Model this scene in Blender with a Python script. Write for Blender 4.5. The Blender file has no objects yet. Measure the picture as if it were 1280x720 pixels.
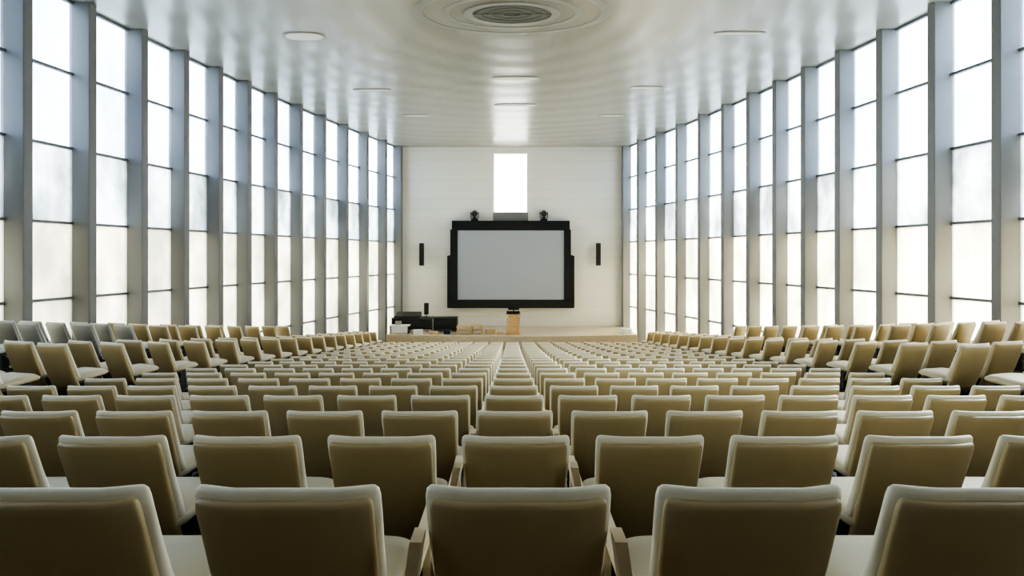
import bpy, math, random
from mathutils import Matrix, Vector
random.seed(7)
C = bpy.context.scene.collection
EYE = 4.6
F = 650.0
CEIL = 10.2
DB = 26.7     # depth of the stage wall

# ------------------------------------------------------------------ helpers
class MB:
    def __init__(s):
        s.v=[]; s.f=[]; s.m=[]; s.sm=[]
    def add(s, vs, fs, mat=0, smooth=False, M=None):
        o=len(s.v)
        for p in vs:
            p=Vector(p)
            if M is not None: p=M@p
            s.v.append(p[:])
        for f in fs:
            s.f.append([i+o for i in f]); s.m.append(mat); s.sm.append(smooth)
    def box(s, c, size, mat=0, M=None, rz=0.0, taper=1.0):
        x,y,z=[a/2 for a in size]
        R=Matrix.Translation(Vector(c))@Matrix.Rotation(rz,4,'Z')
        if M is not None: R=M@R
        t=taper
        vs=[(-x,-y,-z),(x,-y,-z),(x,y,-z),(-x,y,-z),(-x*t,-y*t,z),(x*t,-y*t,z),(x*t,y*t,z),(-x*t,y*t,z)]
        fs=[(0,3,2,1),(4,5,6,7),(0,1,5,4),(1,2,6,5),(2,3,7,6),(3,0,4,7)]
        s.add(vs,fs,mat,False,R)
    def cyl(s, p0, p1, r0, r1=None, n=16, mat=0, smooth=True, M=None):
        if r1 is None: r1=r0
        p0=Vector(p0); p1=Vector(p1); d=(p1-p0).normalized()
        q=d.to_track_quat('Z','Y').to_matrix()
        vs=[];
        for p,r in ((p0,r0),(p1,r1)):
            for k in range(n):
                a=2*math.pi*k/n
                vs.append(p+q@Vector((r*math.cos(a),r*math.sin(a),0)))
        fs=[(k,(k+1)%n,n+(k+1)%n,n+k) for k in range(n)]
        s.add(vs,fs,mat,smooth,M)
        s.add(vs,[tuple(range(n-1,-1,-1)),tuple(range(n,2*n))],mat,False,M)
    def ring(s, c, r0, r1, z0, z1, n=64, mat=0, sy=1.0):
        vs=[]
        for r,z in ((r0,z0),(r1,z0),(r1,z1),(r0,z1)):
            for k in range(n):
                a=2*math.pi*k/n
                vs.append((c[0]+r*math.cos(a),c[1]+sy*r*math.sin(a),c[2]+z))
        fs=[]
        for j in range(4):
            j2=(j+1)%4
            for k in range(n):
                k2=(k+1)%n
                fs.append((j*n+k,j*n+k2,j2*n+k2,j2*n+k))
        s.add(vs,fs,mat,False)
    def capsule(s, w, l, z0, z1, n=40, mat=0, e=2.6):
        vs=[]
        for z in (z0,z1):
            for k in range(n):
                a=2*math.pi*k/n; c,si=math.cos(a),math.sin(a)
                vs.append((w/2*math.copysign(abs(c)**(2/e),c),l/2*math.copysign(abs(si)**(2/e),si),z))
        s.add(vs,[tuple(range(n-1,-1,-1)),tuple(range(n,2*n))]+[(k,(k+1)%n,n+(k+1)%n,n+k) for k in range(n)],mat)
    def slab(s, path, ws, ts, n=20, e=5.0, wrap=0.0, mat=0, M=None, en=2.6):
        P=[Vector((0,a,b)) for a,b in path]
        vs=[]; L=len(P)
        for i in range(L):
            t=(P[min(i+1,L-1)]-P[max(i-1,0)]).normalized()
            nrm=Vector((0,t.z,-t.y))
            for k in range(n):
                a=2*math.pi*(k+.5)/n
                c,si=math.cos(a),math.sin(a)
                cx=math.copysign(abs(c)**(2/e),c); cn=math.copysign(abs(si)**(2/en),si)
                p=P[i]+nrm*(ts[i]/2*cn)
                p=p+Vector((ws[i]*cx,0,0))+nrm*(wrap*cx*cx)
                vs.append(p)
        fs=[]
        for i in range(L-1):
            for k in range(n):
                k2=(k+1)%n
                fs.append((i*n+k,i*n+k2,(i+1)*n+k2,(i+1)*n+k))
        fs.append(tuple(range(n-1,-1,-1))); fs.append(tuple(range((L-1)*n,L*n)))
        s.add(vs,fs,mat,True,M)
    def mesh(s,name,mats):
        me=bpy.data.meshes.new(name)
        me.from_pydata(s.v,[],s.f)
        for m in mats: me.materials.append(m)
        me.polygons.foreach_set("material_index",s.m)
        me.polygons.foreach_set("use_smooth",s.sm)
        import bmesh
        b=bmesh.new(); b.from_mesh(me); bmesh.ops.recalc_face_normals(b,faces=b.faces); b.to_mesh(me); b.free()
        me.update()
        return me
    def obj(s,name,mats,**kw):
        return mkobj(name,s.mesh(name,mats),**kw)

def mkobj(name,me,loc=(0,0,0),rz=0,parent=None,label=None,category=None,kind=None,group=None,bevel=0):
    o=bpy.data.objects.new(name,me); C.objects.link(o)
    o.location=loc; o.rotation_euler=(0,0,rz)
    if parent: o.parent=parent
    if label: o["label"]=label
    if category: o["category"]=category
    if kind: o["kind"]=kind
    if group: o["group"]=group
    if bevel:
        b=o.modifiers.new("bevel",'BEVEL'); b.width=bevel; b.segments=2; b.limit_method='ANGLE'
    return o

def mat(name, col, rough=.6, metal=0., noise=0., nscale=8., bump=0., bscale=40., spec=.5, emit=None, es=0):
    m=bpy.data.materials.new(name); m.use_nodes=True
    nt=m.node_tree; b=nt.nodes["Principled BSDF"]
    b.inputs["Base Color"].default_value=(*col,1)
    b.inputs["Roughness"].default_value=rough; b.inputs["Metallic"].default_value=metal
    b.inputs["Specular IOR Level"].default_value=spec
    tc=nt.nodes.new("ShaderNodeTexCoord")
    if noise:
        n=nt.nodes.new("ShaderNodeTexNoise"); n.inputs["Scale"].default_value=nscale; n.inputs["Detail"].default_value=5
        nt.links.new(tc.outputs["Object"],n.inputs["Vector"])
        mx=nt.nodes.new("ShaderNodeMix"); mx.data_type='RGBA'
        mx.inputs[6].default_value=(*[c*(1-noise) for c in col],1)
        mx.inputs[7].default_value=(*[min(1,c*(1+noise)) for c in col],1)
        nt.links.new(n.outputs["Fac"],mx.inputs[0]); nt.links.new(mx.outputs[2],b.inputs["Base Color"])
    if bump:
        n=nt.nodes.new("ShaderNodeTexNoise"); n.inputs["Scale"].default_value=bscale; n.inputs["Detail"].default_value=3
        nt.links.new(tc.outputs["Object"],n.inputs["Vector"])
        bp=nt.nodes.new("ShaderNodeBump"); bp.inputs["Strength"].default_value=bump; bp.inputs["Distance"].default_value=.01
        nt.links.new(n.outputs["Fac"],bp.inputs["Height"]); nt.links.new(bp.outputs[0],b.inputs["Normal"])
    if emit:
        b.inputs["Emission Color"].default_value=(*emit,1); b.inputs["Emission Strength"].default_value=es
    return m

M_shell=mat("tan_upholstery",(.46,.36,.195),.42,noise=.06,nscale=3,spec=.4)
M_cush=mat("cream_upholstery",(.80,.73,.56),.5,noise=.04,nscale=4,spec=.4)
M_seat=mat("beige_seat_upholstery",(.50,.43,.29),.5,noise=.05,nscale=4,spec=.35)
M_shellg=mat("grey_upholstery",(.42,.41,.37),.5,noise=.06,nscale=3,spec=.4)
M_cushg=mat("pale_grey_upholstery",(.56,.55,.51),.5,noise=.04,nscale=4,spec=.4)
M_black=mat("black_metal",(.012,.012,.013),.45,noise=.1)
M_dark=mat("dark_metal",(.03,.028,.025),.5,noise=.1)
M_armwood=mat("light_wood_arm",(.70,.56,.34),.4,noise=.12,nscale=12)
M_carpet=mat("dark_carpet",(.05,.038,.027),.95,noise=.25,nscale=30,bump=.5,bscale=200,spec=.1)
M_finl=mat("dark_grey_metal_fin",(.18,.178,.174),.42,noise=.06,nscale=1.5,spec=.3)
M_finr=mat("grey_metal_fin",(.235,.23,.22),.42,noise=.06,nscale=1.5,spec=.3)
M_tran=mat("grey_transom",(.15,.155,.16),.45,noise=.05)
M_white=mat("white_plastic",(.75,.75,.72),.5,noise=.03)
M_screen=mat("screen_fabric",(.40,.415,.435),.8,noise=.01)
M_yellow=mat("yellow_fabric",(.75,.58,.03),.7,noise=.1)
M_bag=mat("black_fabric",(.02,.02,.025),.85,noise=.2)
M_ground=mat("pale_paving",(.5,.48,.42),.9,noise=.1,nscale=1)
M_lamp=mat("lamp_diffuser",(.50,.49,.45),.5,emit=(1,.97,.9),es=.10)
M_fixture=mat("fixture_metal",(.33,.32,.285),.4,noise=.05)
M_ventd=mat("vent_dark",(.15,.145,.125),.45,noise=.05)

def wood(name,c1,c2,rough=.4):
    m=bpy.data.materials.new(name); m.use_nodes=True; nt=m.node_tree; b=nt.nodes["Principled BSDF"]
    tc=nt.nodes.new("ShaderNodeTexCoord"); mp=nt.nodes.new("ShaderNodeMapping"); mp.inputs["Scale"].default_value=(1,8,8)
    n=nt.nodes.new("ShaderNodeTexNoise"); n.inputs["Scale"].default_value=3; n.inputs["Detail"].default_value=6
    r=nt.nodes.new("ShaderNodeValToRGB"); r.color_ramp.elements[0].color=(*c1,1); r.color_ramp.elements[1].color=(*c2,1)
    r.color_ramp.elements[0].position=.3; r.color_ramp.elements[1].position=.7
    nt.links.new(tc.outputs["Object"],mp.inputs[0]); nt.links.new(mp.outputs[0],n.inputs["Vector"])
    nt.links.new(n.outputs["Fac"],r.inputs[0]); nt.links.new(r.outputs[0],b.inputs["Base Color"])
    b.inputs["Roughness"].default_value=rough
    return m
M_wood=wood("stage_wood",(.50,.40,.27),(.64,.53,.37),.35)
M_lect=wood("lectern_wood",(.50,.31,.13),(.66,.44,.21),.35)

def ceiling_mat():
    m=bpy.data.materials.new("satin_ringed_ceiling"); m.use_nodes=True; nt=m.node_tree; b=nt.nodes["Principled BSDF"]
    tc=nt.nodes.new("ShaderNodeTexCoord"); mp=nt.nodes.new("ShaderNodeMapping")
    mp.inputs["Location"].default_value=(0,-12.0,0)
    nt.links.new(tc.outputs["Object"],mp.inputs[0])
    w=nt.nodes.new("ShaderNodeTexWave"); w.wave_type='RINGS'; w.rings_direction='Z'; w.wave_profile='SIN'
    w.inputs["Scale"].default_value=.32; w.inputs["Distortion"].default_value=5; w.inputs["Detail"].default_value=2; w.inputs["Detail Scale"].default_value=.28
    nt.links.new(mp.outputs[0],w.inputs["Vector"])
    n=nt.nodes.new("ShaderNodeTexNoise"); n.inputs["Scale"].default_value=.5; n.inputs["Detail"].default_value=2.5
    nt.links.new(tc.outputs["Object"],n.inputs["Vector"])
    ad=nt.nodes.new("ShaderNodeMath"); ad.operation='MULTIPLY_ADD'; ad.inputs[1].default_value=4.5
    nt.links.new(n.outputs["Fac"],ad.inputs[0]); nt.links.new(w.outputs["Fac"],ad.inputs[2])
    bp=nt.nodes.new("ShaderNodeBump"); bp.inputs["Strength"].default_value=.27; bp.inputs["Distance"].default_value=.03
    nt.links.new(ad.outputs[0],bp.inputs["Height"]); nt.links.new(bp.outputs[0],b.inputs["Normal"])
    r=nt.nodes.new("ShaderNodeValToRGB")
    r.color_ramp.elements[0].color=(.325,.305,.26,1); r.color_ramp.elements[1].color=(.355,.335,.285,1)
    nt.links.new(w.outputs["Fac"],r.inputs[0]); nt.links.new(r.outputs[0],b.inputs["Base Color"])
    b.inputs["Roughness"].default_value=.27; b.inputs["Specular IOR Level"].default_value=.9; b.inputs["IOR"].default_value=1.6
    return m
M_ceil=ceiling_mat()

def wall_mat():
    m=bpy.data.materials.new("cream_wall_panels"); m.use_nodes=True; nt=m.node_tree; b=nt.nodes["Principled BSDF"]
    tc=nt.nodes.new("ShaderNodeTexCoord"); sx=nt.nodes.new("ShaderNodeSeparateXYZ"); cb=nt.nodes.new("ShaderNodeCombineXYZ")
    nt.links.new(tc.outputs["Object"],sx.inputs[0]); nt.links.new(sx.outputs[0],cb.inputs[0]); nt.links.new(sx.outputs[2],cb.inputs[1])
    br=nt.nodes.new("ShaderNodeTexBrick"); br.inputs["Color1"].default_value=(.88,.85,.76,1); br.inputs["Color2"].default_value=(.86,.83,.74,1)
    br.inputs["Mortar"].default_value=(.72,.69,.61,1); br.inputs["Scale"].default_value=1; br.inputs["Mortar Size"].default_value=.012
    br.inputs["Brick Width"].default_value=12.0; br.inputs["Row Height"].default_value=.5; br.inputs["Mortar Smooth"].default_value=.6
    nt.links.new(cb.outputs[0],br.inputs["Vector"]); nt.links.new(br.outputs["Color"],b.inputs["Base Color"])
    b.inputs["Roughness"].default_value=.45
    return m
M_wall=wall_mat()
M_rear=mat("rear_wall_paint",(.34,.32,.28),.8,noise=.05)

def pane_mat(name,tr_col,tl_col,mixf,tree_shade,sc=1.1):
    m=bpy.data.materials.new(name); m.use_nodes=True; nt=m.node_tree; nt.nodes.clear()
    out=nt.nodes.new("ShaderNodeOutputMaterial")
    tr=nt.nodes.new("ShaderNodeBsdfTransparent")
    tl=nt.nodes.new("ShaderNodeBsdfTranslucent")
    gl=nt.nodes.new("ShaderNodeBsdfGlossy"); gl.inputs["Roughness"].default_value=.08
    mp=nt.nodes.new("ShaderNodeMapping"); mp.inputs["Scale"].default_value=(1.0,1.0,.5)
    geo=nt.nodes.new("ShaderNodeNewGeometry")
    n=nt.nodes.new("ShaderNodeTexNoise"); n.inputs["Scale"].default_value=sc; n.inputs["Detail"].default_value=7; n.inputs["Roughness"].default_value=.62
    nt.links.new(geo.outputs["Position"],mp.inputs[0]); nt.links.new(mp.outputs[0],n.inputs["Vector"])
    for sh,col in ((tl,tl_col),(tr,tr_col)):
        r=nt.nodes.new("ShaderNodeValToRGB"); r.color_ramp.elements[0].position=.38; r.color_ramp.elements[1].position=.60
        r.color_ramp.elements[0].color=(*[c*tree_shade for c in col],1); r.color_ramp.elements[1].color=(*col,1)  # darker end paints blurred tree shadows into the pane colour
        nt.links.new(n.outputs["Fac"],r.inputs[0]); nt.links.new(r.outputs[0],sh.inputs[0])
    a=nt.nodes.new("ShaderNodeMixShader"); a.inputs[0].default_value=mixf
    nt.links.new(tr.outputs[0],a.inputs[1]); nt.links.new(tl.outputs[0],a.inputs[2])
    c=nt.nodes.new("ShaderNodeMixShader"); c.inputs[0].default_value=.06
    nt.links.new(a.outputs[0],c.inputs[1]); nt.links.new(gl.outputs[0],c.inputs[2])
    nt.links.new(c.outputs[0],out.inputs[0])
    return m
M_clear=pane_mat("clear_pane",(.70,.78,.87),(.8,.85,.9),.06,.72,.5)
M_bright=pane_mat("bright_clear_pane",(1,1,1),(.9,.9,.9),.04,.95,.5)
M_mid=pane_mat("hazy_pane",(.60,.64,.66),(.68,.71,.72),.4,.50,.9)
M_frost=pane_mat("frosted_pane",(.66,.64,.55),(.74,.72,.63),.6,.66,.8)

# ------------------------------------------------------------------ room plan
def WX(y):
    t=max(y,-6)-10.9
    return 9.76-.14*t-.00665*t*t

fins=[10.25,11.6,12.95,14.25,15.5,16.7,17.95,19.3,20.7,22.2,23.7,25.2,26.55]
y=10.25
while y>-5: 
    y-=1.4; fins.insert(0,y)
YR=fins[0]-.1
YS=[f for f in fins if f>-2.6][0]     # glazing starts here; solid wall behind is added to darken the foreground chairs

wn=0; tn=0
levels=[0,2.04,3.68,5.32,6.96,8.6,CEIL]
for sgn,side in ((-1,"left"),(1,"right")):
    m=MB(); sol=[f for f in fins if f<=YS]
    for a,b in zip(sol[:-1],sol[1:]):
        vs=[]
        for z in (0,CEIL):
            vs+=[(sgn*WX(a),a,z),(sgn*WX(b),b,z),(sgn*(WX(b)+.2),b,z),(sgn*(WX(a)+.2),a,z)]
        m.add(vs,[(0,1,2,3),(4,5,6,7),(0,1,5,4),(1,2,6,5),(2,3,7,6),(3,0,4,7)])
    m.obj("wall_"+side,[M_rear],kind="structure",label="plain painted side wall at the rear of the hall",category="wall")
    for a,b in zip(fins[:-1],fins[1:]):
        if b<=YS+.01: continue
        wn+=1
        p=Vector((sgn*(WX(a)+.02),a)); q=Vector((sgn*(WX(b)+.02),b)); mid=(p+q)/2; L=(q-p).length
        ang=math.atan2(q.y-p.y,q.x-p.x)
        m=MB()
        for z0,z1 in zip(levels[:-1],levels[1:]):
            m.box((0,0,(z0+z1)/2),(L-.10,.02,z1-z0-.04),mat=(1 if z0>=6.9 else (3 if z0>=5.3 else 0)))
        for z in levels:
            zz=min(max(z,.03),CEIL-.03)
            m.box((0,0,zz),(L-.10,.09,.055),mat=2)
        for s2 in (-1,1):
            m.box((s2*(L/2-.08),0,CEIL/2),(.05,.09,CEIL),mat=2)
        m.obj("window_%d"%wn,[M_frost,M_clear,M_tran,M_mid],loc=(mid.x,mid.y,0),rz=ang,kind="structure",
              label="tall glazed bay with frosted panes and grey transoms",category="window")
    for a in fins:
        if a<YS-.01: continue
        tn+=1
        sl=math.atan2(WX(a+.1)-WX(a-.1),.2)
        m=MB()
        d=.36; w0=.16; w1=.09
        pts=[(-w0,.08),(w0,.08),(w1,-d),(-w1,-d)]
        vs=[(u,v,0) for u,v in pts]+[(u,v,CEIL) for u,v in pts]
        m.add(vs,[(0,1,2,3),(7,6,5,4),(0,4,5,1),(1,5,6,2),(2,6,7,3),(3,7,4,0)])
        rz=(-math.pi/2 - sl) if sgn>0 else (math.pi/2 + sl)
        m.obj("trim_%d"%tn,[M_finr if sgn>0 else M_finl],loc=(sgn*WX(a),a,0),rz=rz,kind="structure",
              label="full-height tapered grey metal window fin",category="window fin",bevel=.012)

# ceiling slab
m=MB(); ys=[YR-.3]+fins+[DB+.4]
n=len(ys)
vs=[(-WX(y)-.15,y,CEIL) for y in ys]+[(WX(y)+.15,y,CEIL) for y in ys]
vs+=[(v[0],v[1],CEIL+.3) for v in vs]
N=2*n; fs=[]
for i in range(n-1):
    fs.append((i,i+1,n+i+1,n+i)); fs.append((N+i,N+n+i,N+n+i+1,N+i+1))
    fs.append((i,N+i,N+i+1,i+1)); fs.append((n+i,n+i+1,N+n+i+1,N+n+i))
fs.append((0,n,N+n,N)); fs.append((n-1,N+n-1,N+2*n-1,2*n-1))
m.add(vs,fs); m.obj("ceiling",[M_ceil],kind="structure",label="satin off-white ceiling with concentric ring grooves",category="ceiling")

# stage wall with high window opening
hx=.88; z0=EYE+2.26; z1=EYE+5.25; W=WX(DB)+.05; c0=-.07
m=MB()
def wbox(x0,x1,za,zb): m.box(((x0+x1)/2,DB+.15,(za+zb)/2),(x1-x0,.3,zb-za))
wbox(-W,c0-hx,0,CEIL); wbox(c0+hx,W,0,CEIL); wbox(c0-hx,c0+hx,0,z0); wbox(c0-hx,c0+hx,z1,CEIL)
m.obj("wall_back",[M_wall],kind="structure",label="cream panelled wall behind the stage",category="wall")
wn+=1
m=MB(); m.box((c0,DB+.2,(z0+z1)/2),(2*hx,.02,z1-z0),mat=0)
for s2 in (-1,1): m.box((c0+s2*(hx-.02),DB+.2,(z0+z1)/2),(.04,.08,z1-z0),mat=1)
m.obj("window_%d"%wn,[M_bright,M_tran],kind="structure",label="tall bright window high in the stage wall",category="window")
tn+=1; m=MB()
for k in range(5): m.box((c0,DB-.04,z0-.08-.085*k),(1.76,.08,.05))
m.box((c0,DB-.01,z0-.25),(1.8,.03,.44))
m.obj("trim_%d"%tn,[M_fixture],kind="structure",label="grey louvre strip under the high window",category="louvre")
m=MB(); m.box((0,YR-.15,CEIL/2),(2*WX(YR)+.4,.3,CEIL))
m.obj("wall_rear",[M_rear],kind="structure",label="plain painted rear wall",category="wall")

# ------------------------------------------------------------------ raked floor
NR=21
P=.65; CH=.92
hs=[.628,.850,1.04,1.21,1.38]
for i in range(5,NR):
    hs.append(hs[-1]+.16-.0027*(i-5))
zrow=[EYE-h-CH for h in hs]
drow=[1.40,2.45,3.49]+[4.52+1.02*i for i in range(NR-3)]
PHI=math.radians(17); TP=math.tan(PHI); X0=5.62; XM=7.35; R1=.42; R2=.66
def outer(yb):
    x=8.0
    for _ in range(30):
        x=.5*x+.5*(WX(yb+(x-X0)*TP)+.0)
    return x
m=MB()
BOT=-.3
edges=[d-.3 for d in drow]+[drow[-1]+.72]
strips=[(YR,edges[0],zrow[0])]
for i in range(NR): strips.append((edges[i],edges[i+1],zrow[i]))
for ya,yb,z in strips:
    z=max(z,.02)
    m.box((0,(ya+yb)/2,(z+BOT)/2),(2*X0,yb-ya,z-BOT))
    for sg in (-1,1):
        xa=outer(ya); xb=outer(yb)
        def P2(x,yy): return (x,yy+(x-X0)*TP)
        quads=[]
        if ya<YR+.1:
            quads.append(([(X0,ya),(XM,ya),P2(XM,yb),(X0,yb)],R1))
            quads.append(([(XM,ya),(WX(ya),ya),P2(xb,yb),P2(XM,yb)],R2))
        else:
            if min(xa,xb)>XM+.05:
                quads.append(([P2(X0,ya),P2(XM,ya),P2(XM,yb),P2(X0,yb)],R1))
                quads.append(([P2(XM,ya),P2(xa,ya),P2(xb,yb),P2(XM,yb)],R2))
            else:
                quads.append(([P2(X0,ya),P2(xa,ya),P2(xb,yb),P2(X0,yb)],R1))
        for pl,rr in quads:
            zz=z+rr
            vs=[(sg*px,py,BOT) for px,py in pl]+[(sg*px,py,zz) for px,py in pl]
            m.add(vs,[(0,1,2,3),(7,6,5,4),(0,4,5,1),(1,5,6,2),(2,6,7,3),(3,7,4,0)])
m.box((0,(drow[-1]+DB)/2,-.14),(2*7.8,DB-drow[-1]+.0,.28))
m.obj("floor",[M_carpet],kind="structure",label="dark carpeted raked floor in shallow terraces",category="floor")

# stage
SZ=1.0; SY=23.3
m=MB()
pts=[]; nn=16
for k in range(nn+1):
    u=-1+2*k/nn; pts.append((u*5.75,SY+.5*u*u))
pts+= [(5.75,DB-.02),(-5.75,DB-.02)]
k=len(pts)
vs=[(a,b,0.02) for a,b in pts]+[(a,b,SZ) for a,b in pts]
m.add(vs,[tuple(range(k-1,-1,-1)),tuple(range(k,2*k))]+[(i,(i+1)%k,k+(i+1)%k,k+i) for i in range(k)])
m.obj("stage",[M_wood],label="raised light wood stage platform along the cream wall",category="stage",bevel=.01)

# ------------------------------------------------------------------ chairs
bp=[(.270,.20),(.235,.25),(.190,.33),(.150,.43),(.110,.54),(.072,.65),(.038,.76),(.014,.835),(.008,.858),(.006,.870),(.006,.876)]
bw=[.19,.215,.230,.237,.241,.244,.246,.247,.244,.238,.226]
bt=[.03,.045,.050,.048,.042,.036,.032,.030,.028,.024,.014]
def make_shell(n,e,idx,mb=None,mi=0):
    b=mb or MB()
    b.slab([bp[i] for i in idx],[bw[i] for i in idx],[bt[i] for i in idx],n=n,e=e,wrap=.036,mat=mi,en=4); return b
cp=[(.200,.42),(.170,.50),(.128,.60),(.090,.70),(.055,.80),(.036,.864),(.031,.886),(.028,.898),(.028,.904)]
cw=[.244,.249,.254,.258,.262,.262,.258,.248,.232]
ct=[.07,.070,.056,.046,.038,.034,.030,.022,.010]
def make_cush(n,e,idx,mb=None,mi=0):
    b=mb or MB()
    b.slab([cp[i] for i in idx],[cw[i] for i in idx],[ct[i] for i in idx],n=n,e=e,wrap=.035,mat=mi); return b
sp=[(.175,.400),(.19,.41),(.25,.418),(.38,.428),(.50,.438),(.585,.435),(.615,.425),(.625,.42)]
sw=[.22,.24,.258,.266,.266,.258,.242,.22]
st=[.05,.09,.105,.11,.11,.09,.065,.03]
def make_seat(n,e,idx,mb=None,mi=0):
    b=mb or MB()
    b.slab([sp[i] for i in idx],[sw[i] for i in idx],[st[i] for i in idx],n=n,e=e,mat=mi); return b
def make_leg(mb=None,mi=0):
    b=mb or MB()
    b.box((0,.39,.19),(.30,.10,.36),mat=mi,taper=1.1)
    b.box((0,.37,.0125),(.36,.36,.025),mat=mi)
    b.box((0,.40,.36),(.40,.30,.03),mat=mi)
    return b
A=lambda L: list(range(len(L)))
me_shell=make_shell(40,10,A(bp)).mesh("backrest",[M_shell])
me_cush=make_cush(36,9,A(cp)).mesh("backrest_cushion",[M_cush])
me_seat=make_seat(28,5,A(sp)).mesh("seat",[M_seat])
me_leg=make_leg().mesh("pedestal",[M_dark])
def regrey(me):
    g=me.copy()
    mats=[M_shellg if m_==M_shell else (M_cushg if m_ in (M_cush,M_seat) else m_) for m_ in me.materials]
    for i_,m_ in enumerate(mats): g.materials[i_]=m_
    return g
def arm_mesh(sg):
    b=MB()
    vs=[]
    for (x,z) in ((.266,.76),(.345,.28)):
        for dx in (0,.034):
            for yy in ((.03,.11) if z>.5 else (.09,.22)):
                vs.append((sg*(x+dx),yy,z))
    b.add(vs,[(0,1,3,2),(4,6,7,5),(0,4,5,1),(2,3,7,6),(0,2,6,4),(1,5,7,3)])
    b.box((sg*.318,.33,.60),(.045,.46,.03))
    b.box((sg*.325,.50,.45),(.028,.06,.30))
    b.box((sg*.30,.40,.315),(.09,.30,.03))
    return b.mesh("armrest",[M_armwood])
me_arms=[arm_mesh(-1),arm_mesh(1)]
lo=MB()
make_shell(12,8,[0,2,4,6,8,10],mb=lo,mi=0); make_cush(12,7,[0,2,4,5,7,8],mb=lo,mi=1)
make_seat(12,5,[0,1,3,5,7],mb=lo,mi=3); make_leg(lo,2)
me_lo=lo.mesh("auditorium_chair",[M_shell,M_cush,M_dark,M_seat])
G_shell,G_cush,G_seat,G_lo=[regrey(q) for q in (me_shell,me_cush,me_seat,me_lo)]

chairs=[]   # x,y,z,rz,zone,col
OFF=.018
for i in range(NR):
    for k in range(-8,9):
        chairs.append((OFF+k*P,drow[i],max(zrow[i],.02),0.0,'c',k))
    for sg in (-1,1):
        for x0_,rr in ((X0,R1),(XM,R2)):
            k=0
            while True:
                s=.40+.645*k
                x=x0_+s*math.cos(PHI); yy=drow[i]+(x-X0)*TP
                if x>WX(yy)-.66 or yy>22.9: break
                if x0_==X0 and x>XM-.30: break
                if x0_==XM and WX(yy)<XM+.3: break
                yy+=random.uniform(-.02,.04)
                chairs.append((sg*x,yy,max(zrow[i],.02)+rr,sg*(PHI)+math.radians(random.uniform(-5.5,5.5)),'s',k)); k+=1
def key(c): return math.hypot(c[0],c[1])
vis=[]
for c in chairs:
    u=abs(c[0])/max(c[1]+.3,.1)*F
    if u<=790: vis.append(c)
vis.sort(key=key)
ind=vis[:300]; rest=vis[300:]
LC="tan upholstered auditorium chair with cream cushion in a straight row"
LA="tan upholstered auditorium chair with light wooden arms on the centre line"
LS="tan upholstered auditorium chair in an angled row near the windows"
LG="grey upholstered auditorium chair in an angled row near the windows"
near=100
for j,(x,y_,z,rz,zone,col) in enumerate(ind):
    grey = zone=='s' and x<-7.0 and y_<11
    lab=(LG if grey else LS) if zone=='s' else (LA if (col==0 and j<near) else LC)
    cat="chair"
    if j<near:
        e=bpy.data.objects.new("auditorium_chair",None); e.empty_display_size=.1; C.objects.link(e)
        e.location=(x,y_,z); e.rotation_euler=(0,0,rz)
        parts=[]
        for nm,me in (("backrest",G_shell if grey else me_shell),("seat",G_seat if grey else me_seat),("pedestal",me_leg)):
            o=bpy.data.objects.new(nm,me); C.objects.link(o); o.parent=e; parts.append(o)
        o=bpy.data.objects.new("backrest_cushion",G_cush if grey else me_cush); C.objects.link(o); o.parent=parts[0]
        o["label"]="pale padded front of the backrest"
        if zone=='c' and col==0:
            for am in me_arms:
                o=bpy.data.objects.new("armrest",am); C.objects.link(o); o.parent=e; o["label"]="light wooden armrest"
    else:
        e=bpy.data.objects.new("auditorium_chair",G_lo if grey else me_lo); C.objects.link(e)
        e.location=(x,y_,z); e.rotation_euler=(0,0,rz)
    e["label"]=lab; e["category"]=cat; e["group"]="auditorium chairs in rows"
rb=MB()
lv=[v.co.copy() for v in me_lo.vertices]; lf=[list(p.vertices) for p in me_lo.polygons]; lm=[p.material_index for p in me_lo.polygons]; ls=[p.use_smooth for p in me_lo.polygons]
for (x,y_,z,rz,zone,col) in rest:
    M=Matrix.Translation((x,y_,z))@Matrix.Rotation(rz,4,'Z'); o=len(rb.v)
    rb.v.extend([(M@v)[:] for v in lv]); rb.f.extend([[a+o for a in f] for f in lf]); rb.m.extend(lm); rb.sm.extend(ls)
me=bpy.data.meshes.new("auditorium_chairs"); me.from_pydata(rb.v,[],rb.f)
for mm in (M_shell,M_cush,M_dark,M_seat): me.materials.append(mm)
me.polygons.foreach_set("material_index",rb.m); me.polygons.foreach_set("use_smooth",rb.sm); me.update()
mkobj("auditorium_chairs",me,kind="stuff",label="distant rows of tan auditorium chairs before the stage",category="chairs",group="auditorium chairs in rows")

# ------------------------------------------------------------------ projection screen
SD=26.35; px=lambda u,d: (u-640)*d/F
pz=lambda v,d: EYE+(320-v)*d/F
outl=[(565,276),(712,276),(712,318),(718,320),(718,385),(559,385),(559,320),(565,318)]
def prism(mb,pts,y0,y1,mi=0):
    k=len(pts); vs=[(a,y0,b) for a,b in pts]+[(a,y1,b) for a,b in pts]
    mb.add(vs,[tuple(range(k)),tuple(range(2*k-1,k-1,-1))]+[(i,k+i,k+(i+1)%k,(i+1)%k) for i in range(k)],mi)
e=bpy.data.objects.new("projection_screen",None); C.objects.link(e); e.location=(0,SD,pz(385,SD))
e["label"]="large grey projection screen in a stepped black frame"; e["category"]="projection screen"
base=Vector((0,SD,pz(385,SD)))
m=MB(); prism(m,[(px(u,SD),pz(v,SD)-base.z) for u,v in outl],0,.33)
def bord(u0,u1,v0,v1):
    m.box(((px(u0,SD)+px(u1,SD))/2,-.03,(pz(v0,SD)+pz(v1,SD))/2-base.z),(px(u1,SD)-px(u0,SD),.08,pz(v0,SD)-pz(v1,SD)))
bord(565,712,276,287.5); bord(561,716,375,385); bord(563,571.5,287,376); bord(705.5,713.5,287,376)
m.obj("frame",[M_black],parent=e)
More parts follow.
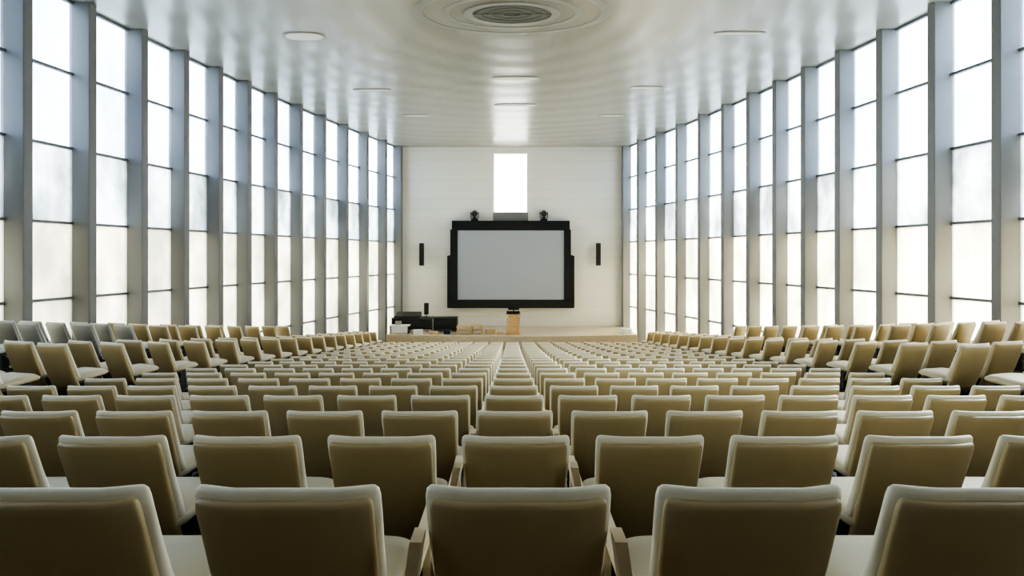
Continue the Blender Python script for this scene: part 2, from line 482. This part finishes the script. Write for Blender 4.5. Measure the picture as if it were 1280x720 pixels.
m=MB(); m.box(((px(572,SD)+px(705,SD))/2,-.012,(pz(288,SD)+pz(374.5,SD))/2-base.z),(px(705,SD)-px(572,SD),.02,pz(288,SD)-pz(374.5,SD)))
m.obj("screen_surface",[M_screen],parent=e,label="blank pale grey screen surface")

for u in (593,680):
    x=px(u,SD); zb=pz(276,SD)
    e=bpy.data.objects.new("stage_light",None); C.objects.link(e); e.location=(x,SD+.15,zb)
    e["label"]="black moving-head stage light standing on the screen frame"; e["category"]="stage light"; e["group"]="stage lights above the screen"
    m=MB(); m.box((0,0,.06),(.34,.24,.12)); m.cyl((0,0,.12),(0,0,.16),.08); m.obj("base",[M_black],parent=e,bevel=.01)
    m=MB(); m.box((0,0,.18),(.40,.08,.04))
    for s2 in (-1,1): m.box((s2*.19,0,.32),(.035,.10,.28))
    m.obj("yoke",[M_black],parent=e)
    m=MB(); m.cyl((0,.10,.44),(0,-.20,.33),.13,.15,20); m.cyl((0,.10,.44),(0,.17,.465),.13,.08,20)
    m.cyl((-.18,0,.39),(.18,0,.39),.03)
    m.obj("lamp_head",[M_dark],parent=e)

# speakers
for u in (527,748):
    d=26.4; x=px(u,d); zt=pz(304,d); zb=pz(332,d)
    e=bpy.data.objects.new("speaker",None); C.objects.link(e); e.location=(x,d,zb)
    e["label"]="slim black column speaker mounted on the cream wall"; e["category"]="speaker"; e["group"]="wall column speakers"
    H=zt-zb; m=MB(); m.box((0,.02,H/2),(.22,.20,H)); m.box((0,.21,H*.25),(.08,.19,.06)); m.box((0,.21,H*.75),(.08,.19,.06))
    m.obj("cabinet",[M_black],parent=e,bevel=.012)
    m=MB()
    for k in range(6): m.box((0,-.085,H*(k+.5)/6),(.18,.015,H/6-.03))
    m.obj("grille",[M_dark],parent=e)

# lectern
LY=24.0; x=px(641.5,LY)
e=bpy.data.objects.new("lectern",None); C.objects.link(e); e.location=(x,LY,SZ)
e["label"]="light wooden lectern on the stage with a dark sloping top"; e["category"]="lectern"
m=MB(); m.box((0,0,.04),(.66,.48,.08)); m.box((0,0,.48),(.46,.34,.80),taper=1.0)
m.box((-.27,0,.42),(.05,.40,.70)); m.box((.27,0,.42),(.05,.40,.70)); m.box((0,0,.90),(.68,.46,.05))
m.obj("body",[M_lect],parent=e,bevel=.01)
m=MB(); m.box((0,0,0),(.60,.42,.04),M=Matrix.Translation((0,0,1.0))@Matrix.Rotation(math.radians(-18),4,'X'))
m.box((0,.02,.95),(.4,.25,.06)); m.obj("reading_top",[M_dark],parent=e)
m=MB(); m.cyl((.0,.12,1.02),(.0,.0,1.32),.008); m.cyl((0,0,1.32),(0,-.06,1.36),.022); m.obj("microphone",[M_black],parent=e)
m=MB(); m.box((0,0,.02),(.4,.3,.04)); m.cyl((0,0,.04),(0,0,1.1),.03); m.box((0,-.02,1.22),(.52,.05,.34)); 
m.obj("monitor_stand",[M_black],loc=(x+.02,LY+.6,SZ),label="black display on a pole stand behind the lectern",category="monitor",bevel=.008)

def desk(name,x0,x1,y0,y1,h,z,mt,label,cat):
    e=bpy.data.objects.new(name,None); C.objects.link(e); e.location=((x0+x1)/2,(y0+y1)/2,z); e["label"]=label; e["category"]=cat
    w=x1-x0; d=y1-y0
    m=MB(); m.box((0,0,h-.02),(w,d,.04)); m.obj("table_top",[mt],parent=e,bevel=.006)
    m=MB(); m.box((0,-d/2+.04,h*.55),(w-.12,.02,h*.75)); m.obj("front_panel",[mt],parent=e)
    for a in (-1,1):
        for b in (-1,1):
            m=MB(); m.box((a*(w/2-.04),b*(d/2-.04),(h-.04)/2),(.05,.05,h-.04)); m.obj("leg",[M_dark],parent=e)
    return e
TY=24.6
TX0=px(489,TY); TX1=px(541,TY); TH=.66
desk("equipment_table",TX0,TX1,TY,TY+.8,TH,SZ,M_black,"long black equipment table on the stage","table")
m=MB()
vs=[(-.6,-.3,0),(.6,-.3,0),(.6,.3,0),(-.6,.3,0),(-.6,-.3,.08),(.6,-.3,.08),(.6,.3,.24),(-.6,.3,.24)]
m.add(vs,[(0,3,2,1),(4,5,6,7),(0,1,5,4),(1,2,6,5),(2,3,7,6),(3,0,4,7)])
e=m.obj("mixing_console",[M_dark],loc=(TX0+.72,TY+.4,SZ+TH),label="black mixing console with faders on the equipment table",category="mixing console",bevel=.01)
m=MB()
for a in range(16):
    xx=-.52+a*.069
    m.box((xx,-.12,.14),(.02,.05,.03)); m.cyl((xx,.1,.18),(xx,.1,.215),.014,n=8)
m.obj("faders",[M_dark],parent=e)
def screen_mon(x,yv,z,w,h,label):
    e=bpy.data.objects.new("computer_monitor",None); C.objects.link(e); e.location=(x,yv,z); e["label"]=label; e["category"]="monitor"
    m=MB(); m.box((0,0,.01),(.24,.18,.02)); m.box((0,.02,.1),(.04,.03,.18)); m.obj("stand",[M_black],parent=e)
    m=MB(); m.box((0,0,.12+h/2),(w,.04,h)); m.obj("display",[M_black],parent=e,bevel=.006)
screen_mon(px(531,TY),TY+.45,SZ+TH,.22,.56,"narrow upright black monitor on the equipment table")
RX0=px(541.5,TY); RX1=px(571,TY)
e=bpy.data.objects.new("road_case",None); C.objects.link(e); e.location=((RX0+RX1)/2,TY+.35,SZ); e["label"]="wide black equipment case with metal edges on the stage"; e["category"]="equipment case"
w=RX1-RX0; m=MB(); m.box((0,0,.37),(w-.02,.68,.6)); m.obj("body",[M_black],parent=e,bevel=.015)
m=MB()
for zz in (.08,.37,.66): m.box((0,-.345,zz),(w,.02,.025))
for a in (-1,1): m.box((a*(w/2-.015),-.345,.37),(.03,.02,.6))
m.obj("edging",[M_dark],parent=e)
for a in (-1,1):
    for b in (-1,1):
        m=MB(); m.cyl((a*(w/2-.1)-.02,b*.26,.035),(a*(w/2-.1)+.02,b*.26,.035),.035); m.obj("caster",[M_dark],parent=e)
desk("side_table",-5.65,-4.75,23.95,24.4,.40,SZ,M_white,"small white side table at the stage edge","table")
m=MB(); m.box((0,0,.01),(.3,.22,.02)); m.box((0,.115,.09),(.3,.015,.16))
m.obj("laptop",[M_fixture],loc=(-5.3,24.15,SZ+.40),label="open grey laptop on the white side table",category="laptop")
# loose items on the stage floor
def crate(x,yv,w,d,h,mt,lab,lid,rz=0):
    e=bpy.data.objects.new("storage_box",None); C.objects.link(e); e.location=(x,yv,SZ); e.rotation_euler=(0,0,rz); e["label"]=lab; e["category"]="box"
    m=MB(); m.box((0,0,h/2),(w,d,h)); m.obj("body",[mt],parent=e,bevel=.008)
    m=MB(); m.box((0,0,h+.015),(w+.03,d+.03,.03)); m.obj("lid",[lid],parent=e,bevel=.005)
crate(-4.35,24.05,.42,.3,.16,M_white,"white lidded storage box on the stage floor",M_white,.2)
crate(-1.0,24.1,.38,.28,.16,M_lect,"small wooden lidded box on the stage floor",M_lect,.3)
crate(-3.0,24.0,.30,.24,.18,M_bag,"small black storage box on the stage floor",M_dark,.1)
crate(-.55,23.9,.26,.2,.10,M_lect,"flat wooden lidded box on the stage floor",M_armwood,-.2)
crate(-3.6,23.95,.36,.2,.10,M_lect,"flat wooden lidded box on the stage floor",M_armwood,-.1)
crate(5.35,24.3,.40,.3,.18,M_white,"white lidded storage box on the stage floor",M_white,.1)
for (u0,u1,dy) in ((571,588,0),(589,603,.25)):
    yv=24.0+dy; x0=px(u0,yv); x1=px(u1,yv); w=x1-x0
    e=bpy.data.objects.new("low_table",None); C.objects.link(e); e.location=((x0+x1)/2,yv,SZ); e["label"]="low wooden table on the stage floor"; e["category"]="table"; e["group"]="low wooden tables"
    m=MB(); m.box((0,0,.35),(w,.5,.05)); m.obj("table_top",[M_lect],parent=e,bevel=.008)
    m=MB(); m.box((0,0,.15),(w-.06,.42,.03)); m.obj("shelf",[M_lect],parent=e)
    for a in (-1,1):
        for b in (-1,1):
            m=MB(); m.box((a*(w/2-.04),b*.2,.163),(.04,.04,.325)); m.obj("leg",[M_lect],parent=e)

# ------------------------------------------------------------------ ceiling fittings
SYV=.5
m0=MB(); cc=(-.0,12.0,CEIL)
m0.ring(cc,.92,1.12,-.03,0,mat=0,sy=SYV); m0.ring(cc,1.45,1.62,-.01,0,mat=0,sy=SYV); m0.ring(cc,2.05,2.28,-.01,0,mat=0,sy=SYV)
e=m0.obj("ceiling_vent",[M_fixture],label="round grey ceiling air vent with concentric rings",category="ceiling vent")
m=MB()
for r in (.2,.45,.7): m.ring(cc,r,r+.1,-.02,0,mat=0,sy=SYV)
m.ring(cc,.02,.92,-.010,0,mat=0,sy=SYV)
m.box(cc[:2]+(CEIL-.0125,),(1.8,.03,.025)); m.box(cc[:2]+(CEIL-.0125,),(.03,1.8*SYV,.025))
m.obj("grille",[M_ventd],parent=e)
lamps=[(380,45,1.05,.5),(925,41,1.3,.2),(645,97.5,1.5,.32),(645,131,1.6,.34),(465,112,1.3,.2),(808,109,1.1,.24),(520,144,1.1,.22),(765,144,1.1,.22)]
for u,v,w,l in lamps:
    d=F*(CEIL-EYE)/(320-v); x=(u-640)*d/F
    m=MB(); m.capsule(w,l,-.018,0)
    e=m.obj("ceiling_light",[M_fixture],loc=(x,d,CEIL),label="flat rounded light fitting on the glossy ceiling",category="ceiling light",group="ceiling light fittings")
    m=MB(); m.capsule(w-.14,max(l-.1,.08),-.026,-.016); m.obj("diffuser",[M_lamp],parent=e)

# ------------------------------------------------------------------ yellow bag left on a seat
def on_seat(u,v):
    best=None
    for c in ind:
        if c[4]=='s':
            uu=640+c[0]/(c[1]+.3)*F; vv=320+F*(EYE-c[2]-.65)/(c[1]+.3)
            sc=abs(uu-u)+abs(vv-v)
            if best is None or sc<best[0]: best=(sc,c)
    return best[1]
def blob(name,c,mt,label,cat,w=.30,h=.24):
    m=MB()
    m.slab([(.0,.0),(.005,.04),(.01,h*.5),(.02,h*.85),(.025,h)],[w/2*.9,w/2,w/2,w/2*.85,w/2*.5],[.12,.16,.15,.10,.04],n=16,e=3)
    off=Matrix.Rotation(c[3],3,'Z')@Vector((-.09 if c[0]>0 else .09,.44,0))
    e=m.obj(name,[mt],loc=(c[0]+off.x,c[1]+off.y,c[2]+.492),rz=c[3]+1.1,label=label,category=cat)
    m=MB(); n=10
    for k in range(n):
        a0=math.pi*k/n; a1=math.pi*(k+1)/n
        m.cyl((.07*math.cos(a0),.025,h-.01+.07*math.sin(a0)),(.07*math.cos(a1),.025,h-.01+.07*math.sin(a1)),.01,n=6)
    m.obj("handle",[mt],parent=e)
blob("bag",on_seat(1175,478),M_yellow,"bright yellow bag resting on an auditorium chair","bag")

# ------------------------------------------------------------------ outside ground
m=MB(); m.box((0,12,-.45),(240,240,.1)); m.obj("ground",[M_ground],kind="structure",label="pale paving outside the hall",category="ground")

# ------------------------------------------------------------------ light
w=bpy.data.worlds.new("world"); bpy.context.scene.world=w; w.use_nodes=True
nt=w.node_tree; bg=nt.nodes["Background"]
tc=nt.nodes.new("ShaderNodeTexCoord"); sx=nt.nodes.new("ShaderNodeSeparateXYZ"); r=nt.nodes.new("ShaderNodeValToRGB")
nt.links.new(tc.outputs["Generated"],sx.inputs[0]); nt.links.new(sx.outputs[2],r.inputs[0])
r.color_ramp.elements[0].position=0; r.color_ramp.elements[0].color=(.95,.93,.86,1)
r.color_ramp.elements[1].position=.55; r.color_ramp.elements[1].color=(.74,.84,1,1)
x=r.color_ramp.elements.new(.16); x.color=(.98,.98,.98,1)
nt.links.new(r.outputs[0],bg.inputs[0]); bg.inputs[1].default_value=5.4
s=bpy.data.lights.new("sun",'SUN'); s.energy=12; s.angle=math.radians(10); s.color=(1,.94,.82)
so=bpy.data.objects.new("sun",s); C.objects.link(so)
so.rotation_euler=Vector((-.75,-.40,-.6)).to_track_quat('-Z','Y').to_euler()
vs_=bpy.context.scene.view_settings
vs_.view_transform='AgX'
try: vs_.look='AgX - High Contrast'
except Exception: pass
vs_.exposure=1.2

# ------------------------------------------------------------------ camera
cam=bpy.data.cameras.new("camera"); co=bpy.data.objects.new("camera",cam); C.objects.link(co)
co.location=(0,0,EYE); co.rotation_euler=(math.pi/2,0,0)
cam.sensor_width=36; cam.lens=F/1280*36; cam.shift_y=-40/1280; cam.clip_start=.05; cam.clip_end=500
bpy.context.scene.camera=co
